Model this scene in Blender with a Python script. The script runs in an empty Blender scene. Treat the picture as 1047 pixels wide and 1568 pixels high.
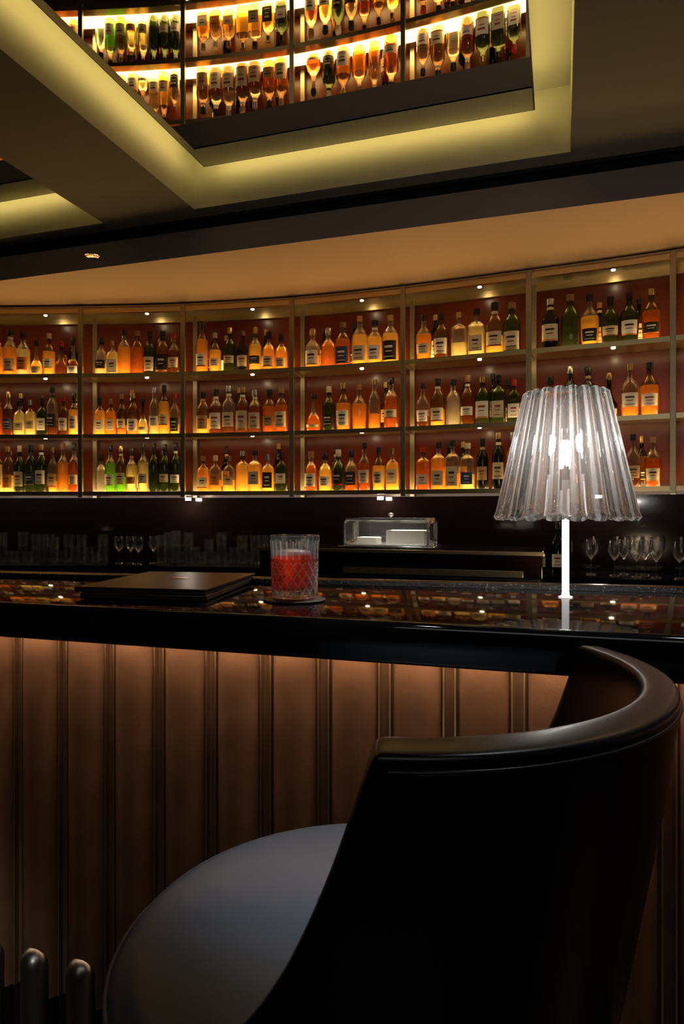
import bpy, bmesh, math, random
from mathutils import Vector
random.seed(23)
scn=bpy.context.scene
COL=scn.collection
# ---------------------------------------------------------------- materials
def nm(name):
    m=bpy.data.materials.new(name); m.use_nodes=True
    nt=m.node_tree; nt.nodes.clear()
    out=nt.nodes.new('ShaderNodeOutputMaterial')
    return m,nt,out
def pm(name,col,rough=.5,metal=0,trans=0,ior=1.45,emis=None,es=0,bump=None,coat=0,var=None,spec=.5):
    m,nt,out=nm(name)
    b=nt.nodes.new('ShaderNodeBsdfPrincipled')
    b.inputs['Base Color'].default_value=(*col,1)
    b.inputs['Roughness'].default_value=rough
    b.inputs['Metallic'].default_value=metal
    b.inputs['Transmission Weight'].default_value=trans
    b.inputs['IOR'].default_value=ior
    b.inputs['Coat Weight'].default_value=coat
    b.inputs['Specular IOR Level'].default_value=spec
    if emis:
        b.inputs['Emission Color'].default_value=(*emis,1); b.inputs['Emission Strength'].default_value=es
    tc=nt.nodes.new('ShaderNodeTexCoord')
    if var:
        n=nt.nodes.new('ShaderNodeTexNoise'); n.inputs['Scale'].default_value=var[0]; n.inputs['Detail'].default_value=5
        nt.links.new(tc.outputs['Object'],n.inputs['Vector'])
        r=nt.nodes.new('ShaderNodeValToRGB')
        r.color_ramp.elements[0].position=var[2] if len(var)>2 else .3
        r.color_ramp.elements[1].position=var[3] if len(var)>3 else .7
        r.color_ramp.elements[0].color=(*col,1); r.color_ramp.elements[1].color=(*var[1],1)
        nt.links.new(n.outputs['Fac'],r.inputs['Fac']); nt.links.new(r.outputs['Color'],b.inputs['Base Color'])
    if bump:
        n=nt.nodes.new('ShaderNodeTexNoise'); n.inputs['Scale'].default_value=bump[0]; n.inputs['Detail'].default_value=4
        nt.links.new(tc.outputs['Object'],n.inputs['Vector'])
        bp=nt.nodes.new('ShaderNodeBump'); bp.inputs['Strength'].default_value=bump[1]; bp.inputs['Distance'].default_value=bump[2]
        nt.links.new(n.outputs['Fac'],bp.inputs['Height']); nt.links.new(bp.outputs['Normal'],b.inputs['Normal'])
    nt.links.new(b.outputs[0],out.inputs[0])
    return m
def em(name,col,s):
    m,nt,out=nm(name)
    e=nt.nodes.new('ShaderNodeEmission'); e.inputs[0].default_value=(*col,1); e.inputs[1].default_value=s
    nt.links.new(e.outputs[0],out.inputs[0]); return m
def thin(name,tint=(1,1,1),refl=.35,frost=0.0,glass=0.0,rough=.04):
    m,nt,out=nm(name)
    t=nt.nodes.new('ShaderNodeBsdfTransparent'); t.inputs[0].default_value=(*tint,1)
    g=nt.nodes.new('ShaderNodeBsdfGlossy'); g.inputs['Roughness'].default_value=rough
    lw=nt.nodes.new('ShaderNodeLayerWeight'); lw.inputs[0].default_value=refl
    mx=nt.nodes.new('ShaderNodeMixShader')
    nt.links.new(lw.outputs['Facing'],mx.inputs[0]); nt.links.new(t.outputs[0],mx.inputs[1]); nt.links.new(g.outputs[0],mx.inputs[2])
    last=mx
    if glass>0:
        d=nt.nodes.new('ShaderNodeBsdfGlass'); d.inputs['IOR'].default_value=1.5; d.inputs['Roughness'].default_value=0
        m2=nt.nodes.new('ShaderNodeMixShader'); m2.inputs[0].default_value=glass
        nt.links.new(last.outputs[0],m2.inputs[1]); nt.links.new(d.outputs[0],m2.inputs[2]); last=m2
    if frost>0:
        d=nt.nodes.new('ShaderNodeBsdfTranslucent'); d.inputs[0].default_value=(.9,.9,.9,1)
        d2=nt.nodes.new('ShaderNodeBsdfDiffuse'); d2.inputs[0].default_value=(.9,.9,.9,1)
        m3=nt.nodes.new('ShaderNodeMixShader'); nt.links.new(d.outputs[0],m3.inputs[1]); nt.links.new(d2.outputs[0],m3.inputs[2])
        m2=nt.nodes.new('ShaderNodeMixShader'); m2.inputs[0].default_value=frost
        nt.links.new(last.outputs[0],m2.inputs[1]); nt.links.new(m3.outputs[0],m2.inputs[2]); last=m2
    nt.links.new(last.outputs[0],out.inputs[0]); return m
def spirit(name,col,tl=.42):
    m,nt,out=nm(name)
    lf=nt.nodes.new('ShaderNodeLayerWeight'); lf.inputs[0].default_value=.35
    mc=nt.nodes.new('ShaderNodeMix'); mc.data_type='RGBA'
    mc.inputs[6].default_value=(*col,1); mc.inputs[7].default_value=(*[c**1.8*.35 for c in col],1)  # darker tint toward grazing edges paints in the dim refracted rims of glass
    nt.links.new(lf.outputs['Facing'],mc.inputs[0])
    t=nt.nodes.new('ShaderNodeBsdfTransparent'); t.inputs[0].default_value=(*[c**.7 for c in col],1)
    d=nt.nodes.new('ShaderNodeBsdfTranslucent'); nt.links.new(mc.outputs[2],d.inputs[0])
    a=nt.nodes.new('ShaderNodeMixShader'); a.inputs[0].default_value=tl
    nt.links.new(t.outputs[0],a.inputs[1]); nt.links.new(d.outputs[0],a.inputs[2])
    g=nt.nodes.new('ShaderNodeBsdfGlossy'); g.inputs['Roughness'].default_value=.08
    lw=nt.nodes.new('ShaderNodeFresnel'); lw.inputs[0].default_value=1.45
    mx=nt.nodes.new('ShaderNodeMixShader')
    nt.links.new(lw.outputs[0],mx.inputs[0]); nt.links.new(a.outputs[0],mx.inputs[1]); nt.links.new(g.outputs[0],mx.inputs[2])
    nt.links.new(mx.outputs[0],out.inputs[0]); return m

BRASS=pm('brass_brushed',(.62,.50,.28),.30,1)
GOLD=pm('gold_trim',(1,.74,.34),.38,1)
BRASSD=pm('brass_dark',(.40,.35,.23),.38,1)
BLACKM=pm('black_metal',(.01,.01,.01),.35,0)
RUST=pm('rust_lacquer',(.085,.015,.005),.25,0,var=(3,(.055,.009,.004)))
SPLASH=pm('dark_lacquer',(.006,.003,.003),.08,0,coat=.15)
STONE=pm('black_granite',(.005,.005,.006),.045,0,var=(22,(.014,.014,.016),.60,.75),spec=.40)
STONER=pm('black_granite_edge',(.007,.007,.008),.25,0,var=(200,(.14,.14,.14),.6,.7),bump=(160,.4,.001),spec=.6)
CEIL=pm('ceiling_paint',(.085,.084,.082),.7,0)
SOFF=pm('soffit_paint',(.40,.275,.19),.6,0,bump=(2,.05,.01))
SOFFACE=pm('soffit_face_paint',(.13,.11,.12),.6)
SLOT=pm('shadow_gap',(.004,.004,.004),.8)
COVE=pm('cove_paint',(.40,.38,.27),.6)
MIRROR=pm('mirror',(.85,.82,.75),.012,1)
LEATHB=pm('leather_brown',(.14,.076,.044),.36,0,bump=(260,.3,.001),var=(14,(.095,.050,.030)))
STEEL=pm('brushed_steel',(.28,.27,.26),.32,1)
LEATHK=pm('leather_black',(.0035,.0035,.0045),.30,0,bump=(420,.08,.0006),spec=.42)
LEATHS=pm('leather_seat',(.042,.055,.072),.38,0,bump=(420,.15,.0006))
FLOORM=pm('floor_marble',(.02,.018,.016),.2,0,var=(3,(.035,.03,.025)))
WALLM=pm('wall_dark_timber',(.03,.02,.014),.5,0,var=(6,(.02,.013,.01)))
CHROME=pm('chrome',(.7,.7,.7),.12,1)
TGLASS=thin('thin_glass',(.96,.96,.96),.50,.008,.25,.05)
TUMB=thin('cut_crystal',(.98,.98,.98),.30,.015,.45,.03)
TUMBC=thin('cut_crystal_painted_glint',(.98,.98,.98),.5,.30,.35,.03)  # clear cuts given pale frost to paint in their bright refraction lines
SHADE=thin('crystal_shade_clear',(.98,.98,.98),.35,.008,.65,.02)
SHADEF=thin('crystal_shade_painted_streak',(.98,.98,.98),.30,.22,.45,.02)  # frosted copy of the shade glass, paints bright light streaks along the ribs
CABLK=pm('cabinet_black',(.012,.009,.008),.3)

# ---------------------------------------------------------------- mesh helper
class MB:
    def __init__(s): s.v=[];s.f=[];s.m=[]
    def quadgrid(s,rows,mat=0,closed=False,flip=False):
        base=len(s.v); n=len(rows[0])
        for r in rows: s.v+= [tuple(p) for p in r]
        for i in range(len(rows)-1):
            mm=mat[i] if isinstance(mat,(list,tuple)) else mat
            for j in range(n if closed else n-1):
                a=base+i*n+j; b=base+i*n+(j+1)%n; c=b+n; d=a+n
                s.f.append((a,d,c,b) if flip else (a,b,c,d)); s.m.append(mm(i,j) if callable(mm) else mm)
    def ngon(s,pts,mat=0):
        base=len(s.v); s.v+=[tuple(p) for p in pts]; s.f.append(tuple(range(base,base+len(pts)))); s.m.append(mat)
    def box(s,o,ux,uy,r,mat=0):
        x0,x1,y0,y1,z0,z1=r
        def P(a,b,z): return (o[0]+a*ux[0]+b*uy[0],o[1]+a*ux[1]+b*uy[1],z)
        b=len(s.v)
        s.v+=[P(x0,y0,z0),P(x1,y0,z0),P(x1,y1,z0),P(x0,y1,z0),P(x0,y0,z1),P(x1,y0,z1),P(x1,y1,z1),P(x0,y1,z1)]
        for q in [(0,3,2,1),(4,5,6,7),(0,1,5,4),(1,2,6,5),(2,3,7,6),(3,0,4,7)]:
            s.f.append(tuple(b+i for i in q)); s.m.append(mat)
    def lathe(s,prof,c,seg=24,mat=0,rf=None):
        rows=[]
        for r,z in prof:
            rows.append([(c[0]+(r*(rf(2*math.pi*j/seg,z) if rf else 1))*math.cos(2*math.pi*j/seg),
                          c[1]+(r*(rf(2*math.pi*j/seg,z) if rf else 1))*math.sin(2*math.pi*j/seg),c[2]+z) for j in range(seg)])
        s.quadgrid(rows,mat,closed=True)
    def obj(s,name,mats,smooth=True,parent=None,bevel=0,sub=0,clip=None,angle=35):
        me=bpy.data.meshes.new(name); me.from_pydata(s.v,[],s.f)
        for m in mats: me.materials.append(m)
        me.polygons.foreach_set('material_index',s.m)
        bm=bmesh.new(); bm.from_mesh(me)
        bmesh.ops.remove_doubles(bm,verts=bm.verts,dist=1e-5)
        if clip:
            for co,no in clip:
                bmesh.ops.bisect_plane(bm,geom=bm.verts[:]+bm.edges[:]+bm.faces[:],plane_co=co,plane_no=no,clear_outer=True)
        bmesh.ops.recalc_face_normals(bm,faces=bm.faces)
        bm.to_mesh(me); bm.free()
        o=bpy.data.objects.new(name,me); COL.objects.link(o)
        if smooth:
            me.polygons.foreach_set('use_smooth',[True]*len(me.polygons))
            me.set_sharp_from_angle(angle=math.radians(angle))
        if bevel:
            b=o.modifiers.new('b','BEVEL'); b.width=bevel; b.segments=3; b.limit_method='ANGLE'
        if sub:
            b=o.modifiers.new('s','SUBSURF'); b.levels=sub; b.render_levels=sub
        if parent: o.parent=parent
        return o
def empty(name,loc=(0,0,0)):
    e=bpy.data.objects.new(name,None); e.empty_display_size=.05; COL.objects.link(e); return e
def tube(name,pts,r,mat,parent=None,cyclic=False):
    c=bpy.data.curves.new(name,'CURVE'); c.dimensions='3D'; c.bevel_depth=r; c.bevel_resolution=4
    sp=c.splines.new('POLY'); sp.points.add(len(pts)-1)
    for i,p in enumerate(pts): sp.points[i].co=(*p,1)
    sp.use_cyclic_u=cyclic
    o=bpy.data.objects.new(name,c); c.materials.append(mat); COL.objects.link(o)
    if parent: o.parent=parent
    return o

U=Vector((.9524,-.3048)); N=Vector((.3048,.9524))
def ab(a,b): return (a*U.x+b*N.x, a*U.y+b*N.y)
XL,XR,YB=-3.5,3.5,-2.5
CLIP=[((XL,0,0),(-1,0,0)),((XR,0,0),(1,0,0)),((0,YB,0),(0,-1,0))]

# ---------------------------------------------------------------- back shelf curve
POST=[(-3.42,4.90),(-2.66,4.96),(-1.89,4.94),(-1.135,4.88),(-.347,4.735),(.403,4.50),(1.148,4.20),(1.88,3.88),(2.58,3.50),(3.22,3.05)]
def cr(s):
    n=len(POST)-1; s=max(0,min(n-1e-6,s)); i=int(s); t=s-i
    p=[Vector(POST[max(0,min(n,i+k))]) for k in(-1,0,1,2)]
    if i==0: p[0]=2*p[1]-p[2]
    if i==n-1: p[3]=2*p[2]-p[1]
    return .5*((2*p[1])+(-p[0]+p[2])*t+(2*p[0]-5*p[1]+4*p[2]-p[3])*t*t+(-p[0]+3*p[1]-3*p[2]+p[3])*t**3)
def cn(s):
    d=cr(min(len(POST)-1.0001,s+.01))-cr(max(0,s-.01)); d.normalize()
    return Vector((-d.y,d.x)), d
def cp(s,off):
    q=cr(s); nn,_=cn(s); return q+nn*off
NS=(len(POST)-1)*8
def sweep(mb,prof,mat=0,s0=0,s1=len(POST)-1,n=NS):
    rows=[]
    for i in range(n+1):
        s=s0+(s1-s0)*i/n
        rows.append([(*cp(s,o),z) for o,z in prof])
    mb.quadgrid(rows,mat,closed=True)
    mb.ngon(rows[0],mat); mb.ngon(rows[-1][::-1],mat)
def rect(o0,o1,z0,z1): return [(o0,z0),(o1,z0),(o1,z1),(o0,z1)]

SH=[1.395,1.81,2.25]; TOP=2.71
mb=MB(); sweep(mb,rect(.28,.36,0,3.3)); mb.obj('wall_back',[RUST])
mb=MB(); sweep(mb,rect(.17,.275,.90,1.355)); mb.obj('splashback_panel',[SPLASH])
unit=empty('back_bar_shelving')
mb=MB()
for z in SH:
    sweep(mb,rect(.010,.275,z-.012,z),0)
    sweep(mb,rect(0,.010,z-.026,z+.003),0)
sweep(mb,rect(0,.03,TOP-.02,TOP+.02),0)
sweep(mb,rect(.25,.275,TOP-.03,TOP+.02),0)
mb.obj('shelves',[BRASS],parent=unit,smooth=True)
mb=MB()
for i,(x,y) in enumerate(POST):
    s=min(i,len(POST)-1.001); q=cr(s); nn,d=cn(s)
    mb.box(q,d,nn,(-.016,.016,-.012,.014,1.355,TOP+.025))
    mb.box(q,d,nn,(-.016,.016,.245,.275,1.355,TOP+.025))
    for z in SH: mb.box(q,d,nn,(-.008,.008,.01,.27,z-.022,z-.012))
mb.obj('posts',[BRASSD],parent=unit,bevel=.002)
SLED=em('shelf_led',(1,.66,.24),13)
FLED=em('shelf_front_led',(1,.74,.44),5.5)
PUCK=em('puck_led',(1,.8,.5),45)
mb=MB()
for z in SH: sweep(mb,rect(.07,.19,z-.001,z+.0015),0)
mb.obj('shelf_glow_strips',[SLED],parent=unit)
mb=MB()
for z in SH[1:]+[TOP+.006]: sweep(mb,rect(.011,.020,z-.020,z-.014),0)
mb.obj('front_led_strips',[FLED],parent=unit)
mb=MB()
for z in SH[1:]+[TOP+.01]:
    for i in range(len(POST)-1):
        q=cp(i+.6,.10); mb.lathe([(0,-.018),(.012,-.018),(.012,-.012),(0,-.012)],(q.x,q.y,z),12)
mb.obj('puck_lights',[PUCK],parent=unit)
mb=MB(); sweep(mb,rect(.0,.275,TOP+.012,TOP+.03)); mb.obj('top_panel',[BRASSD],parent=unit)

# ---------------------------------------------------------------- bottles
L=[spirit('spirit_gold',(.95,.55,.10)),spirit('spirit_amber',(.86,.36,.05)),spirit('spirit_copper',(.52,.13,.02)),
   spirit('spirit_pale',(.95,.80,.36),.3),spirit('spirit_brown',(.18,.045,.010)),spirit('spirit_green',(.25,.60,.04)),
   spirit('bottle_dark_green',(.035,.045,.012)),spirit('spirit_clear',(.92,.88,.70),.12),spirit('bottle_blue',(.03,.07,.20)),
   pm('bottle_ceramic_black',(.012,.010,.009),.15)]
NECK=thin('bottle_neck_glass',(.62,.42,.20),.3,.06)
NECKD=spirit('bottle_neck_dark',(.12,.05,.015),.5)
CAPS=[pm('cap_black',(.012,.012,.012),.3),pm('cap_gold',(.6,.42,.15),.3,1),pm('cap_wood',(.28,.14,.06),.6),pm('cap_red',(.4,.02,.015),.4),pm('cap_silver',(.6,.6,.58),.3,1),pm('cap_cream',(.6,.5,.35),.6)]
LABS=[pm('label_cream',(.80,.70,.50),.6,var=(60,(.7,.6,.4))),pm('label_white',(.92,.89,.82),.6),pm('label_black',(.02,.018,.015),.5),pm('label_tan',(.55,.38,.18),.6),pm('label_orange',(.7,.28,.06),.6),pm('label_blue',(.05,.08,.16),.5),pm('label_ink',(.05,.03,.02),.6),pm('label_redink',(.35,.05,.03),.6)]
BM=L+[NECK,NECKD]+CAPS+LABS
iN=len(L); iC=iN+2; iL=iC+len(CAPS)
SHP=[
 dict(b=[(0,0),(.034,0),(.037,.005),(.038,.10),(.038,.17)],s=[(.036,.185),(.026,.205),(.015,.222),(.0125,.24),(.0125,.262)],c=[(.0150,.262),(.0150,.302),(.013,.304),(0,.304)],p=2,a=1,l=(.045,.135)),
 dict(b=[(0,0),(.045,0),(.048,.006),(.049,.08),(.046,.13)],s=[(.036,.155),(.020,.170),(.015,.182),(.015,.20)],c=[(.021,.20),(.022,.235),(.018,.242),(0,.242)],p=2,a=1,l=(.03,.11)),
 dict(b=[(0,0),(.036,0),(.038,.004),(.038,.09),(.038,.17)],s=[(.037,.182),(.026,.196),(.014,.206),(.0125,.225),(.0125,.242)],c=[(.0165,.242),(.0165,.275),(0,.275)],p=6,a=.9,l=(.03,.13)),
 dict(b=[(0,0),(.034,0),(.038,.006),(.043,.07),(.046,.14)],s=[(.044,.16),(.030,.185),(.016,.202),(.013,.22),(.0125,.245)],c=[(.0160,.245),(.0160,.278),(0,.278)],p=2,a=.85,l=(.035,.125)),
 dict(b=[(0,0),(.030,0),(.032,.005),(.032,.10),(.031,.19)],s=[(.028,.21),(.018,.232),(.0125,.25),(.0120,.28)],c=[(.0140,.28),(.0140,.315),(0,.315)],p=2,a=1,l=(.05,.15)),
 dict(b=[(0,0),(.048,0),(.052,.005),(.053,.08),(.050,.145)],s=[(.040,.165),(.020,.178),(.014,.188),(.014,.21)],c=[(.019,.21),(.020,.245),(0,.248)],p=4.5,a=.62,l=(.03,.125)),
 dict(b=[(0,0),(.040,0),(.050,.02),(.053,.05),(.046,.085)],s=[(.028,.11),(.016,.135),(.0125,.17),(.0125,.215)],c=[(.018,.215),(.020,.235),(.012,.255),(0,.258)],p=2,a=.8,l=(.03,.07)),
 dict(b=[(0,0),(.040,0),(.042,.005),(.042,.11),(.042,.165)],s=[(.040,.182),(.030,.205),(.018,.223),(.016,.235),(.016,.26)],c=[(.018,.26),(.018,.295),(0,.295)],p=2.6,a=.95,l=(.03,.14)),
]
def ser(t,p):
    return (abs(math.cos(t))**p+abs(math.sin(t))**p)**(-1/p)
def bottle(mb,x,y,z,rot,sh,sc,liq,lab,cap,fill=1.0,dark=False,sw=1.0):
    S=SHP[sh]; seg=20; cs,sn=math.cos(rot),math.sin(rot)
    def ring(r,zz,k=1.0,t0=0,t1=2*math.pi,n=seg,full=True,rr=None):
        out=[]
        sq=max(0,min(1,(r-.018)/.012)); p=2+(S['p']-2)*sq; asp=1+(S['a']-1)*sq
        for j in range(n if full else n+1):
            t=t0+(t1-t0)*j/n; q=ser(t,p)*r*k*sw
            lx=q*math.cos(t); ly=q*math.sin(t)*asp - (0 if full else .0004)
            out.append((x+sc*(lx*cs-ly*sn),y+sc*(lx*sn+ly*cs),z+sc*zz))
        return out
    B=S['b'];Sh=S['s'];C=S['c']
    prof=B+Sh; mats=[liq]*(len(B)-1)
    neck = liq if liq in(6,8,9) else (iN+1 if dark else iN)
    for k in range(len(Sh)): mats.append(liq if (k<1 and fill>.9) or liq in (6,8,9) else neck)
    if fill<.8: mats[len(B)-2]=neck
    mb.quadgrid([ring(max(r,1e-4),zz) for r,zz in prof[1:]],mats[1:],closed=True)
    mb.quadgrid([ring(max(r,1e-3),zz) for r,zz in [Sh[-1]]+C],iC+cap,closed=True)
    l0,l1=S['l']
    def rad(zz):
        for (r0,z0),(r1,z1) in zip(prof[1:],prof[2:]):
            if z0<=zz<=z1: return r0+(r1-r0)*(zz-z0)/(z1-z0+1e-9)
        return prof[-1][0]
    if lab is not None:
        w=.95 if S['p']<3 else .72
        l0+=random.uniform(-.01,.02); l1-=random.uniform(-.005,.03)
        def patch(za,zb,ww,k,mat):
            mb.quadgrid([ring(rad(za+(zb-za)*i/3),za+(zb-za)*i/3,k,-math.pi/2-ww,-math.pi/2+ww,8,False) for i in range(4)],mat)
        patch(l0,l1,w,1.015,iL+lab)
        ink=iL+(1 if lab in(2,5) else random.choice([6,6,7]))
        h=l1-l0
        patch(l0+h*.62,l0+h*.74,w*.5,1.03,ink)
        patch(l0+h*.42,l0+h*.47,w*.4,1.03,ink)
        if random.random()<.5: patch(l0+h*.15,l0+h*.19,w*.6,1.03,ink)
        else: patch(l0+h*.0,l0+h*.10,w,1.025,iL+random.choice([4,7,3]))
        if random.random()<.45 and sh in(0,4,7): patch(prof[-2][1]-.004,prof[-2][1]+.012,2.2,1.06,iL+lab)
mb=MB()
nb=0
for row,z in enumerate(SH):
    for cell in range(len(POST)-1):
        n=random.choice([6,6,6,7]) if cell>3 else random.choice([7,7,8])
        base=random.choice([0,1,2,3]); shb=random.randrange(8)
        for k in range(n):
            s=cell+.075+(k+.5+random.uniform(-.06,.06))*.85/n
            q=cp(s,.115+random.uniform(-.01,.01)); nn,d=cn(s)
            if random.random()<.5: shb=random.choice([0,0,1,2,3,3,4,5,6,7,7])
            if random.random()<.65: base=random.choices([0,1,2,3,4,6,7,9],[23,21,16,9,17,9,4,6])[0]
            liq=base
            if row==0 and cell==2 and k in(1,2): liq=5; shb=0
            if row==0 and cell==7 and k==1: liq=8; shb=7
            if row==2 and cell==6 and k in (1,3): liq=6
            lab=random.choices([0,1,2,3,4,5,None],[38,32,8,10,4,2,6])[0]
            cap=random.choices(range(6),[48,12,14,5,6,8])[0]
            rm=max(r for r,_ in SHP[shb]['b'])
            sc=random.uniform(1.04,1.2); 
            lim=.5*.80*.85/n-.002
            sw=min(1.16,lim/(rm*sc))
            if SHP[shb]['p']>3: sw=min(sw,lim*.97/(rm*sc))
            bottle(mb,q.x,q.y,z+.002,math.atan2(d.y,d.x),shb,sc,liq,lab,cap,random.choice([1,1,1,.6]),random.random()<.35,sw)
            nb+=1
            if random.random()<(.45 if cell<4 else .2) and k<n-1:
                s2=s+.45*.85/n; q=cp(s2,.225); sh2=random.choice([0,4,2,7]); sc=random.uniform(1.0,1.14)
                rm=max(r for r,_ in SHP[sh2]['b'])
                bottle(mb,q.x,q.y,z+.002,math.atan2(d.y,d.x),sh2,sc,random.choice([0,1,2,4,6]),random.choice([0,1,2,3]),random.choice([0,0,1,2]),1,True,min(1,.034/rm/sc))
mb.obj('liquor_bottles',BM,angle=50)

# ---------------------------------------------------------------- back counter + glassware
mb=MB(); sweep(mb,rect(-.33,.165,0,.855)); mb.obj('back_counter_cabinet',[CABLK])
mb=MB(); sweep(mb,rect(-.36,.168,.857,.89)); mb.obj('back_counter_top',[STONE])
mb=MB(); sweep(mb,rect(.012,.022,1.371,1.379)); mb.obj('glassware_fill_strip',[em('glassware_fill_glow',(1,.88,.72),18)],parent=unit)  # added hidden strip, there to brighten the glassware on the back counter
def wine(mb,x,y,z,s=1):
    mb.lathe([(.001,0),(.032*s,.001),(.030*s,.004),(.005*s,.008),(.0035*s,.03*s),(.0035*s,.085*s),(.012*s,.095*s),(.03*s,.115*s),(.037*s,.14*s),(.035*s,.17*s),(.029*s,.20*s)],(x,y,z),20)
def tumb(mb,x,y,z,h=.09,r=.038):
    mb.lathe([(.001,0),(r*.85,.0),(r*.88,.004),(r*.95,h*.4),(r,h),(r*.94,h),(r*.88,h*.4),(r*.80,.014),(.001,.014)],(x,y,z),20)
mb=MB()
for px0,px1,lay in [(-2.55,-1.62,2),(-1.20,-.42,2)]:
    x=px0
    while x<px1:
        lo,hi=0,9
        for _ in range(25):
            m=(lo+hi)/2
            if cr(m).x<x: lo=m
            else: hi=m
        for r in range(2):
            q=cp(lo,-.22+r*.12+random.uniform(-.008,.008))
            z=.891
            rr=random.choice([.034,.036,.038])
            for l in range(random.choice([1,2,2])):
                h=random.choice([.085,.10,.115]); tumb(mb,q.x,q.y,z,h,rr); z+=h+.002
        x+=.096
for x in [-1.56,-1.48,-1.40,-1.32]:
    wine(mb,x,4.75+random.uniform(-.06,.06),.891,.95)
for x,y in [(1.54,3.86),(1.63,3.78),(1.72,3.74),(1.63,3.95),(1.82,3.68),(1.73,3.9),(1.44,3.95)]:
    wine(mb,x,y,.891,1.0)
for x,y in [(1.93,3.62),(2.03,3.56),(1.98,3.74),(2.13,3.52),(2.23,3.47)]:
    wine(mb,x,y,.891,1.25)
mb.obj('bar_glassware',[TGLASS])
mb=MB(); bottle(mb,1.27,4.02,.891,-.4,0,.98,6,1,0); mb.obj('wine_bottle',BM,angle=50)

st=empty('bar_work_station'); o=(.20,2.70)
mb=MB(); mb.box(o,U,N,(-.56,.56,0,.42,0,1.0)); mb.obj('body',[CABLK],parent=st,bevel=.004)
mb=MB(); mb.box(o,U,N,(-.57,.57,-.012,.43,1.001,1.10)); mb.obj('ledge',[SPLASH],parent=st,bevel=.004)
mb=MB(); mb.box(o,U,N,(-.575,.575,-.016,-.011,1.088,1.102)); mb.box(o,U,N,(-.2,.50,-.018,-.011,1.005,1.03)); mb.obj('brass_trim',[BRASS],parent=st,bevel=.001)
ck=empty('glass_cake_display'); o=(.205,2.86)
mb=MB(); mb.box(o,U,N,(-.195,.195,-.12,.12,1.102,1.112)); mb.obj('tray',[CHROME],parent=ck,bevel=.003)
mb=MB(); mb.box(o,U,N,(-.18,.18,-.105,.105,1.113,1.225)); mb.obj('glass_cover',[thin('cover_glass',(.97,.97,.97),.50,.03)],parent=ck,bevel=.022)
mb=MB()
for zz in (1.114,1.222):
    mb.box(o,U,N,(-.165,.165,-.107,-.102,zz-.003,zz+.003)); mb.box(o,U,N,(-.165,.165,.102,.107,zz-.003,zz+.003))
for sx in(-1,1):
    for sy in(-1,1): mb.box(o,U,N,(sx*.174-.003,sx*.174+.003,sy*.099-.003,sy*.099+.003,1.113,1.21))
mb.lathe([(.001,0),(.004,0),(.004,.006),(.010,.010),(.011,.016),(.007,.021),(.001,.022)],(o[0],o[1],1.225),20); mb.obj('cover_frame',[pm('satin_steel',(.85,.85,.85),.35,1)],parent=ck)
mb=MB(); mb.box(o,U,N,(-.01,.155,-.05,.05,1.113,1.175)); mb.box(o,U,N,(-.14,-.05,-.045,.04,1.113,1.145)); mb.obj('cake',[pm('cake_icing',(.8,.78,.68),.6,bump=(60,.4,.003))],parent=ck,bevel=.006)
mb=MB()
for s in (3.02,4.78,6.5):
    q=cp(s,.06); mb.lathe([(.0,0),(.020,0),(.020,.02),(0,.02)],(q.x,q.y,1.333),16)
mb.obj('splashback_spot_lights',[em('spot_led',(1,.88,.7),190)])

# ---------------------------------------------------------------- ceiling + soffit
ZC=2.97
mb=MB()
A0,A1,B0,B1=-7,7,-5,3.54
cof=[(-4.62,-2.591),(-1.981,.045),(.655,2.68)]; CB0,CB1=1.45,3.437
def rct(mb,a0,a1,b0,b1,z,mat=0): mb.ngon([(*ab(a0,b0),z),(*ab(a1,b0),z),(*ab(a1,b1),z),(*ab(a0,b1),z)],mat)
rct(mb,A0,A1,CB1,B1,ZC); rct(mb,A0,A1,B0,CB0,ZC)
e=[A0]+[v for c in cof for v in c]+[A1]
for i in range(0,len(e),2): rct(mb,e[i],e[i+1],CB0,CB1,ZC)
mb.obj('ceiling',[CEIL],smooth=False,clip=CLIP)
mb=MB()
for a0,a1 in cof:
    c=[(a0,CB0),(a1,CB0),(a1,CB1),(a0,CB1)]
    mb.quadgrid([[(*ab(a,b),ZC) for a,b in c],[(*ab(a,b),3.29) for a,b in c]],0,closed=True)
    rct(mb,a0,a1,CB0,CB1,3.29)
mb.obj('ceiling_coffer',[COVE],smooth=False,clip=CLIP)
mb=MB(); ml=MB()
for k,(a0,a1) in enumerate(cof):
    m0,m1,n0,n1=a0+.12,a1-.16,CB0+.12,CB1-.102
    mb.box((0,0),U,N,(m0,m1,n0,n1,3.141,3.165),1); rct(mb,m0+.006,m1-.006,n0+.006,n1-.006,3.1395,0)
    for a in (m0+.3,m1-.3):
        for b in(n0+.3,n1-.3): mb.box((0,0),U,N,(a-.01,a+.01,b-.01,b+.01,3.165,3.29),1)
    for r in [(m0+.018,m1-.018,n1-.026,n1-.018),(m0+.018,m1-.018,n0+.018,n0+.026),(m0+.018,m0+.026,n0+.026,n1-.026),(m1-.026,m1-.018,n0+.026,n1-.026)]:
        ml.box((0,0),U,N,(*r,3.166,3.196))
cm=empty('ceiling_mirror_panel')
mb.obj('mirror_panels',[MIRROR,BLACKM],smooth=False,clip=CLIP,parent=cm)
ml.obj('cove_led_strips',[em('cove_led',(1,.77,.27),13)],smooth=False,clip=CLIP,parent=cm)
mb=MB()
def fline(z,b=3.54): return [(*ab(A0,b),z),(*ab(A1,b),z)]
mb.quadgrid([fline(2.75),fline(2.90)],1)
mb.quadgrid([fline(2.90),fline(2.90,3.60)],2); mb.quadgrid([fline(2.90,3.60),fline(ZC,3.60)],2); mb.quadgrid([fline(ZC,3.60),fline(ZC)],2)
rows=[[],[]]
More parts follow.
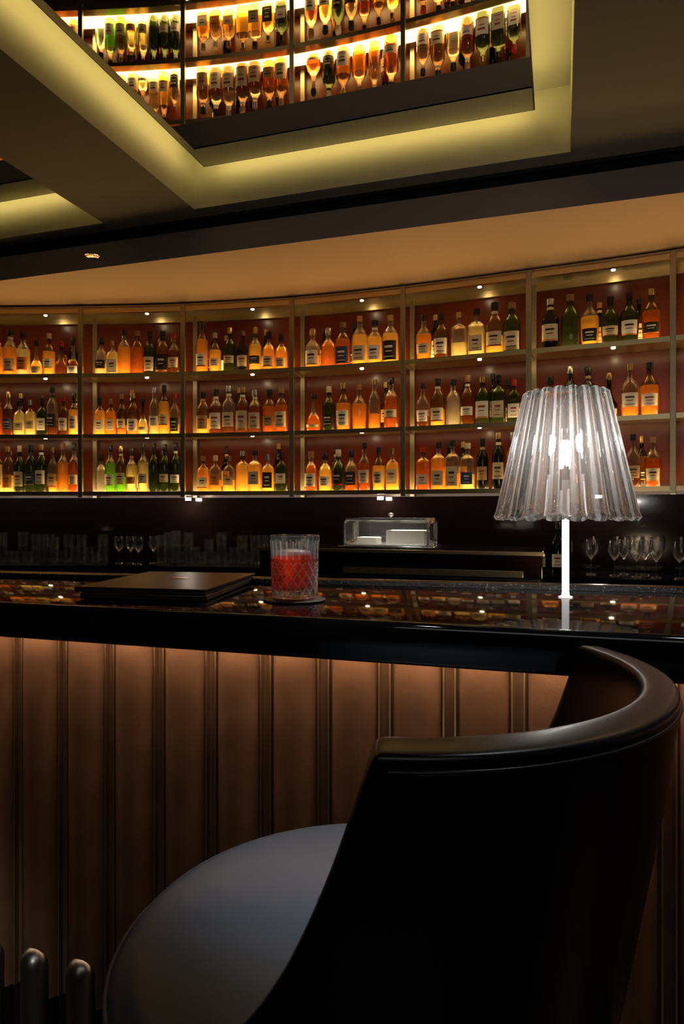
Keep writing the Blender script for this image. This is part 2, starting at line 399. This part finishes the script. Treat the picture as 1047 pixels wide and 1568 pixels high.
for i in range(NS+1):
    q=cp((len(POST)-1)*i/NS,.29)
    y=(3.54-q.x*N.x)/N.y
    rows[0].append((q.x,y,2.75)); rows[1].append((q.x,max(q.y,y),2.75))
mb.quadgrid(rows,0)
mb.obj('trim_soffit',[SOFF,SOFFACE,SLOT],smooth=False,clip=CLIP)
mb=MB(); mb.lathe([(.001,-.001),(.030,-.002),(.036,-.006),(.042,-.004),(.043,0)],(-1.458,3.99,2.75),24); mb.obj('recessed_downlight',[CHROME])

mb=MB(); mb.ngon([(XL,YB,0),(XR,YB,0),(XR,5.3,0),(XL,5.3,0)]); mb.obj('floor',[FLOORM],smooth=False)
mb=MB(); mb.box((0,0),(1,0),(0,1),(XL-.1,XL,YB,5.3,0,3.3)); mb.obj('wall_left',[WALLM],smooth=False)
mb=MB(); mb.box((0,0),(1,0),(0,1),(XR,XR+.1,YB,5.3,0,3.3)); mb.obj('wall_right',[WALLM],smooth=False)
mb=MB(); mb.box((0,0),(1,0),(0,1),(XL,XR,YB-.1,YB,0,3.3)); mb.obj('wall_front',[WALLM],smooth=False)

# ---------------------------------------------------------------- bar counter
bar=empty('bar_counter')
FB=.908
def backb(a): return 1.405+.085*a
A=[-3.6,-2.4,-1.277,-.473,.223,1.2,2.6,3.6]
mb=MB()
def slab(a):
    bb=backb(max(-1.6,min(.5,a)))
    P=[(bb,1.10),(FB+.012,1.10),(FB+.004,1.098),(FB+.0008,1.094),(FB,1.088),(FB,1.066),(FB+.004,1.062),(FB+.004,1.046),(FB+.008,1.041),(FB+.016,1.04),(bb,1.04)]
    return [(*ab(a,b),z) for b,z in P]
mb.quadgrid([slab(a) for a in A],[0]*7,closed=True)
mb.ngon(slab(A[0])); mb.ngon(slab(A[-1])[::-1])
mb.obj('counter_top',[STONE],parent=bar,clip=CLIP,angle=50)
mb=MB()
def kerb(a):
    bb=backb(max(-1.6,min(.5,a)))
    return [(*ab(a,b),z) for b,z in [(bb-.035,1.1005),(bb-.033,1.109),(bb-.028,1.111),(bb-.003,1.111),(bb,1.109),(bb,1.1005)]]
mb.quadgrid([kerb(a) for a in A],0,closed=True); mb.obj('counter_kerb',[STONER],parent=bar,clip=CLIP)
PIT=.108; PA=-.4954; PB=1.110
mb=MB()
plan=[]
k0=int((-3.4-PA)/PIT); k1=int((3.6-PA)/PIT)
for k in range(k0,k1):
    a=PA+k*PIT; g=.013
    pts=[(-g,.004,0),(-g+.0020,.004,0),(-g+.0022,-.005,1),(-g+.0050,-.005,1),(-g+.0052,.006,0),(0,.010,0),(g-.0052,.006,0),(g-.0050,-.005,1),(g-.0022,-.005,1),(g-.0020,.004,0),(g,.004,0)]
    for da,db,m in pts: plan.append((a+da,PB+db,m))
    n=14
    for i in range(1,n):
        t=i/n; da=g+(PIT-2*g)*t; plan.append((a+da,PB+.002-.026*math.sqrt(max(0,1-(2*t-1)**2)),2))
for z in [.30,1.0395]:
    for a,b,m in plan: mb.v.append((*ab(a,b),z))
npl=len(plan)
for j in range(npl-1):
    m1=plan[j][2]; m2=plan[j+1][2]
    mat=1 if (m1==1 and m2==1) else 0
    mb.f.append((j,j+1,npl+j+1,npl+j)); mb.m.append(mat)
mb.obj('leather_front',[LEATHB,GOLD],parent=bar,clip=CLIP,angle=60)
mb=MB(); mb.box((0,0),U,N,(-3.7,3.7,PB+.014,1.27,0,1.04)); mb.obj('bar_body',[CABLK],parent=bar,smooth=False,clip=CLIP)
mb=MB()
for k in range(k0,k1):
    a=PA+(k+.5)*PIT; x,y=ab(a,PB-.012)
    mb.lathe([(.031,0),(.031,.364),(.030,.376),(.025,.388),(.015,.397),(.0005,.400)],(x,y,0),20)
mb.obj('kick_columns',[STEEL],parent=bar,clip=[((XL+.05,0,0),(-1,0,0)),((XR-.05,0,0),(1,0,0))])
mb=MB(); mb.box((0,0),U,N,(-3.7,3.7,1.050,1.062,1.033,1.039)); mb.obj('counter_led_strip',[em('counter_led',(1,.66,.40),34)],parent=bar,smooth=False,clip=CLIP)
mb=MB(); mb.box((0,0),U,N,(-3.7,3.7,1.032,1.040,1.022,1.04)); mb.obj('led_light_block',[BLACKM],parent=bar,smooth=False,clip=CLIP)  # unseen lip added to keep the counter LED light off the seat

# ---------------------------------------------------------------- menu folders
mn=empty('menu_folder')
ang=math.radians(-9); ux=(math.cos(ang),math.sin(ang)); uy=(-math.sin(ang)*.75,math.cos(ang))
LEATHM=pm('leather_menu',(.026,.018,.015),.33,0,bump=(300,.3,.001))
o=(-.318,1.30)
mb=MB(); mb.box(o,ux,uy,(-.115,.112,-.15,.15,1.1008,1.112)); mb.obj('folder_lower',[LEATHM],parent=mn,bevel=.003)
o2=(-.322,1.305); a2=math.radians(-11); ux2=(math.cos(a2),math.sin(a2)); uy2=(-math.sin(a2)*.75,math.cos(a2))
mb=MB(); mb.box(o2,ux2,uy2,(-.118,.120,-.155,.155,1.1185,1.1215)); mb.box(o2,ux2,uy2,(-.118,.120,-.155,.155,1.1125,1.1145)); mb.box(o2,ux2,uy2,(-.113,.115,-.15,.15,1.1145,1.1185),1)
mb.box(o2,ux2,uy2,(-.1185,-.115,-.155,.155,1.1125,1.1215))
mb.obj('folder_upper',[LEATHM,pm('menu_paper',(.06,.05,.04),.7)],parent=mn,bevel=.0012)
mb=MB(); mb.box(o2,ux2,uy2,(-.012,.022,.015,.03,1.1216,1.122)); mb.obj('emblem',[BRASS],parent=mn)

# ---------------------------------------------------------------- whisky glass
gl=empty('whisky_tumbler'); gc=(-.0795,1.150,1.106)
mb=MB(); mb.lathe([(.001,0),(.050,0),(.052,.001),(.052,.003),(.050,.004),(.001,.004)],(gc[0],gc[1],1.1008),48); mb.obj('coaster',[pm('coaster_black',(.01,.01,.01),.4)])
seg=256
def gk(t,z):
    if z<.006 or z>.064: return 0
    w=min(1,(z-.006)/.004,(.064-z)/.004)
    a=(t*8/math.pi+z*46)%1; b=(t*8/math.pi-z*46)%1
    g=min(abs(a-.5),abs(b-.5))
    return w*max(0,1-g/.15)
def fl(t,z):
    return 1-.022*max(0,min(1,(z-.066)/.006))*max(0,min(1,(.094-z)/.006))*abs(math.cos(t*12))
nzr=90
prof=[(.001,0),(.034,0),(.0375,.002)]+[(.0385+.003*i/nzr,.004+.100*i/nzr) for i in range(nzr+1)]+[(.0410,.1052)]
def cf(t,z): return (1-.07*gk(t,z))*fl(t,z)
def cm_(i,j):
    if i<3 or i>=len(prof)-2: return 0
    z=(prof[i][1]+prof[i+1][1])/2; t=2*math.pi*(j+.5)/seg
    if gk(t,z)>.45: return 1
    if .066<z<.096 and abs(math.cos(t*12))>.93: return 1
    return 0
mb=MB(); mb.lathe(prof,gc,seg,mat=cm_,rf=cf)
mb.lathe([(.0410,.1052),(.0395,.1045),(.0380,.06),(.0352,.02),(.032,.015),(.001,.014)],gc,seg)
mb.obj('glass_body',[TUMB,TUMBC],parent=gl,angle=25)
m,nt,out=nm('negroni_liquid')
r=nt.nodes.new('ShaderNodeBsdfTransparent'); r.inputs[0].default_value=(1,.32,.15,1)
d=nt.nodes.new('ShaderNodeBsdfTranslucent'); d.inputs[0].default_value=(.72,.085,.03,1)
e_=nt.nodes.new('ShaderNodeBsdfGlossy'); e_.inputs['Roughness'].default_value=.03
mx=nt.nodes.new('ShaderNodeMixShader'); mx.inputs[0].default_value=.30
m2=nt.nodes.new('ShaderNodeMixShader'); m2.inputs[0].default_value=.08
nt.links.new(r.outputs[0],mx.inputs[1]);nt.links.new(d.outputs[0],mx.inputs[2]);nt.links.new(mx.outputs[0],m2.inputs[1]);nt.links.new(e_.outputs[0],m2.inputs[2]);nt.links.new(m2.outputs[0],out.inputs[0])
LIQ=m
mb=MB(); mb.lathe([(.001,.0150),(.0315,.0158),(.0343,.0205),(.0362,.06),(.0366,.072),(.001,.072)],gc,64); mb.obj('drink',[LIQ],parent=gl)
mb=MB(); mb.box((gc[0]-.004,gc[1]),(.8,.6),(-.6,.8),(-.021,.019,-.019,.017,gc[2]+.038,gc[2]+.080)); mb.box((gc[0]+.004,gc[1]-.002),(.95,.3),(-.3,.95),(-.017,.018,-.017,.017,gc[2]+.017,gc[2]+.036)); mb.obj('ice_cubes',[thin('ice',(1,.85,.8),.5,.30)],parent=gl,bevel=.004)

# ---------------------------------------------------------------- table lamp
lp=empty('crystal_table_lamp'); lc=(.391,1.195)
nfl=20; SPR=14; seg=nfl*SPR
H=.212; z0=1.243
def rib(t): return .930+.08*abs(math.sin(t*nfl/2))**.55
def ribz(t): return -.005*abs(math.sin(t*nfl/2))**.7
nz=16
outp=[(.121+(.072-.121)*i/nz,z0+H*i/nz) for i in range(nz+1)]
po=[(.112,z0+.002),(.117,z0-.003)]+[(outp[0][0]+.001,z0+.003)]+outp[1:]+[(.068,z0+H+.003),(.062,z0+H+.001)]
inn=[(.0585,z0+H-.004),(.103,z0+.012),(.108,z0+.003)]
def inr(t):return .965+.02*abs(math.sin(t*nfl/2+.5))
def rg(r,z,f,k=0):
    o_=[]
    for j in range(seg):
        t=2*math.pi*j/seg; zz=z+(ribz(t)*k)
        o_.append((lc[0]+r*f(t)*math.cos(t),lc[1]+r*f(t)*math.sin(t),zz))
    return o_
def sm(i,j):
    q=(j%SPR)
    return 1 if q in (3,4,5,9) else 0
rows=[]
for r,z in po:
    k=max(-.5,1-(z-z0)/(H*.5))
    rows.append(rg(r,z,rib,k))
mb=MB(); mb.quadgrid(rows,sm,closed=True)
mb.quadgrid([rows[-1]]+[rg(r,z,inr) for r,z in inn]+[rows[0]],0,closed=True)
mb.obj('glass_shade',[SHADE,SHADEF],parent=lp,angle=40)
WHITE=pm('lamp_white_metal_glow',(.85,.85,.85),.3,0,emis=(1,.97,.92),es=1.0)  # emission painted into the metal so the stem looks lit
mb=MB(); mb.lathe([(.001,0),(.012,0),(.012,.0015),(.0072,.003),(.0062,.010),(.0062,.205),(.001,.206)],(lc[0],lc[1],1.1008),24); mb.obj('stem',[WHITE],parent=lp)
mb=MB(); mb.lathe([(.001,0),(.008,0),(.0095,.004),(.0095,.022),(.007,.029),(.001,.031)],(lc[0],lc[1],1.345),24); mb.obj('bulb',[em('lamp_bulb',(1,.96,.90),1000)],parent=lp)
mb=MB()
for k in range(3):
    t=k*2*math.pi/3+.4; d=(math.cos(t),math.sin(t)); mb.box(lc,d,(-d[1],d[0]),(0,.0595,-.002,.002,z0+H-.012,z0+H-.009))
mb.lathe([(.001,0),(.016,0),(.016,.006),(.001,.006)],(lc[0],lc[1],z0+H-.013),20)
mb.lathe([(.003,0),(.003,.068)],(lc[0],lc[1],1.375),10)
mb.lathe([(.001,0),(.004,0),(.004,.04),(.001,.04)],(lc[0],lc[1],1.306),10)
mb.obj('shade_carrier',[CHROME],parent=lp)

# ---------------------------------------------------------------- bar stool
bs=empty('bar_stool'); sc_=(.055,.73)
def interp(x,T):
    for (x0,y0),(x1,y1) in zip(T,T[1:]):
        if x<=x1 or (x1,y1)==T[-1]:
            return y0+(y1-y0)*(x-x0)/(x1-x0)
HW=[(.68,128),(.74,112),(.80,98),(.848,86.5),(.90,77),(.983,67.5),(1.045,62.5),(1.08,60),(1.092,59)]
RR=[(.68,.196),(.74,.210),(.80,.224),(.90,.242),(.983,.257),(1.045,.266),(1.092,.272)]
zsn=[.68,.72,.76,.80,.84,.88,.92,.96,1.0,1.04,1.075,1.090]
mb=MB(); rows=[]; n=36
for z in zsn:
    hw=interp(z,HW); r=interp(z,RR)-.012
    rows.append([(sc_[0]+r*math.cos(math.radians(-38-hw+2*hw*j/n)),sc_[1]+r*math.sin(math.radians(-38-hw+2*hw*j/n)),z) for j in range(n+1)])
mb.quadgrid(rows)
sh=mb.obj('shell',[LEATHK],parent=bs)
so=sh.modifiers.new('so','SOLIDIFY'); so.thickness=.034; so.offset=0
bv=sh.modifiers.new('b','BEVEL'); bv.width=.006; bv.segments=2; bv.limit_method='ANGLE'; bv.angle_limit=math.radians(50)
su=sh.modifiers.new('s','SUBSURF'); su.levels=2; su.render_levels=2
for p in sh.data.polygons: p.use_smooth=True
pts=[]
for j in range(0,31):
    hw=57; th=math.radians(-38-hw+2*hw*j/30); r=.2755; pts.append((sc_[0]+r*math.cos(th),sc_[1]+r*math.sin(th),1.076))
tube('piping',pts,.0018,LEATHK,bs)
sc2=(.032,.712)
def seatr(t,z):
    c=math.cos(t-math.radians(-38)); k=max(0,c)
    return 1-.21*k**1.5
mb=MB(); mb.lathe([(.001,-.075),(.20,-.075),(.235,-.068),(.250,-.05),(.258,-.03),(.262,-.018),(.2625,-.013),(.260,-.008),(.252,.001),(.235,.007),(.19,.013),(.12,.018),(.06,.020),(.001,.021)],(sc2[0],sc2[1],.81),72,rf=seatr)
mb.obj('seat',[LEATHS],parent=bs,angle=80)
pp=[]
for j in range(96):
    t=2*math.pi*j/96; r=.2635*seatr(t,0); pp.append((sc2[0]+r*math.cos(t),sc2[1]+r*math.sin(t),.795))
tube('seat_piping',pp,.003,LEATHS,bs,True)
mb=MB(); mb.lathe([(.001,.66),(.10,.66),(.19,.685),(.20,.735),(.001,.735)],(sc_[0]-.01,sc_[1]-.005,0),48); mb.obj('seat_pan',[LEATHK],parent=bs)
mb=MB(); mb.lathe([(.001,.0005),(.215,.0005),(.215,.012),(.20,.018),(.04,.026),(.030,.05),(.030,.66),(.001,.66)],(sc_[0]-.015,sc_[1]-.015,0),48); mb.obj('pedestal',[BRASSD],parent=bs)
pp=[]
for j in range(48):
    t=2*math.pi*j/48; pp.append((.04+.17*math.cos(t),.715+.17*math.sin(t),.30))
tube('foot_ring',pp,.010,BRASSD,bs,True)
mb=MB()
for k in range(3):
    t=k*2*math.pi/3; d=(math.cos(t),math.sin(t)); mb.box((.04,.715),d,(-d[1],d[0]),(.025,.168,-.006,.006,.294,.306))
mb.obj('ring_spokes',[BRASSD],parent=bs)

# ---------------------------------------------------------------- lights
def light(name,kind,loc,energy,col,target=None,**k):
    l=bpy.data.lights.new(name,kind); l.energy=energy; l.color=col
    for a,v in k.items(): setattr(l,a,v)
    o=bpy.data.objects.new(name,l); COL.objects.link(o); o.location=loc
    if target is not None:
        o.rotation_euler=(Vector(target)-Vector(loc)).to_track_quat('-Z','Y').to_euler()
    return o
light('seat_fill_spot','SPOT',(-.45,.35,2.93),200,(.90,.95,1),(.0,.84,.81),spot_size=math.radians(13),spot_blend=1,shadow_soft_size=.05)  # invented overhead spot for the cool highlight on the seat
light('stool_fill_spot','SPOT',(.75,.75,2.93),240,(.95,.97,1),(.29,.66,1.09),spot_size=math.radians(14),spot_blend=.9,shadow_soft_size=.14)  # extra spot added above to put a highlight on the stool rim
light('glass_fill_spot','SPOT',(1.0,1.99,2.93),330,(1,.95,.88),(gc[0],gc[1],1.15),spot_size=math.radians(6),spot_blend=.8,shadow_soft_size=.03)  # made-up backlight that lifts the drink and the tumbler
light('display_fill_spot','SPOT',(.35,3.75,2.72),420,(1,.93,.82),(.205,2.86,1.15),spot_size=math.radians(13),spot_blend=.8,shadow_soft_size=.03)  # spot added only to make the cake cover glass show up
light('soffit_fill_spot','SPOT',(.9,2.2,.95),30,(1,.74,.48),(1.0,3.9,2.75),spot_size=math.radians(110),spot_blend=1,shadow_soft_size=.08)  # made-up lamp behind the bar, warms the soffit underside
light('soffit_fill_spot_side','SPOT',(-1.3,3.0,.95),4,(1,.74,.48),(-1.0,4.2,2.75),spot_size=math.radians(110),spot_blend=1,shadow_soft_size=.08)  # second added lamp, weaker, for the left part of the soffit
light('kick_fill_spot','SPOT',(-.75,.35,.75),9,(1,.95,.9),(-.95,1.40,.25),spot_size=math.radians(50),spot_blend=.9,shadow_soft_size=.05)  # free-hanging spot added to brighten the kick columns
light('room_fill','AREA',(-.3,-1.6,2.7),8,(1,.95,.90),(0,3.5,2.0),shape='RECTANGLE',size=2.4,size_y=.8)
w=bpy.data.worlds.new('world'); scn.world=w; w.use_nodes=True
w.node_tree.nodes['Background'].inputs[0].default_value=(.5,.55,.65,1); w.node_tree.nodes['Background'].inputs[1].default_value=.004
cam=bpy.data.cameras.new('camera'); cam.sensor_fit='VERTICAL'; cam.sensor_height=36; cam.sensor_width=24; cam.lens=24; cam.clip_start=.02
co=bpy.data.objects.new('camera',cam); COL.objects.link(co); co.location=(0,0,1.25); co.rotation_euler=(math.pi/2,0,0)
scn.camera=co
scn.view_settings.view_transform='Standard'
scn.view_settings.exposure=0
print('bottles',nb)
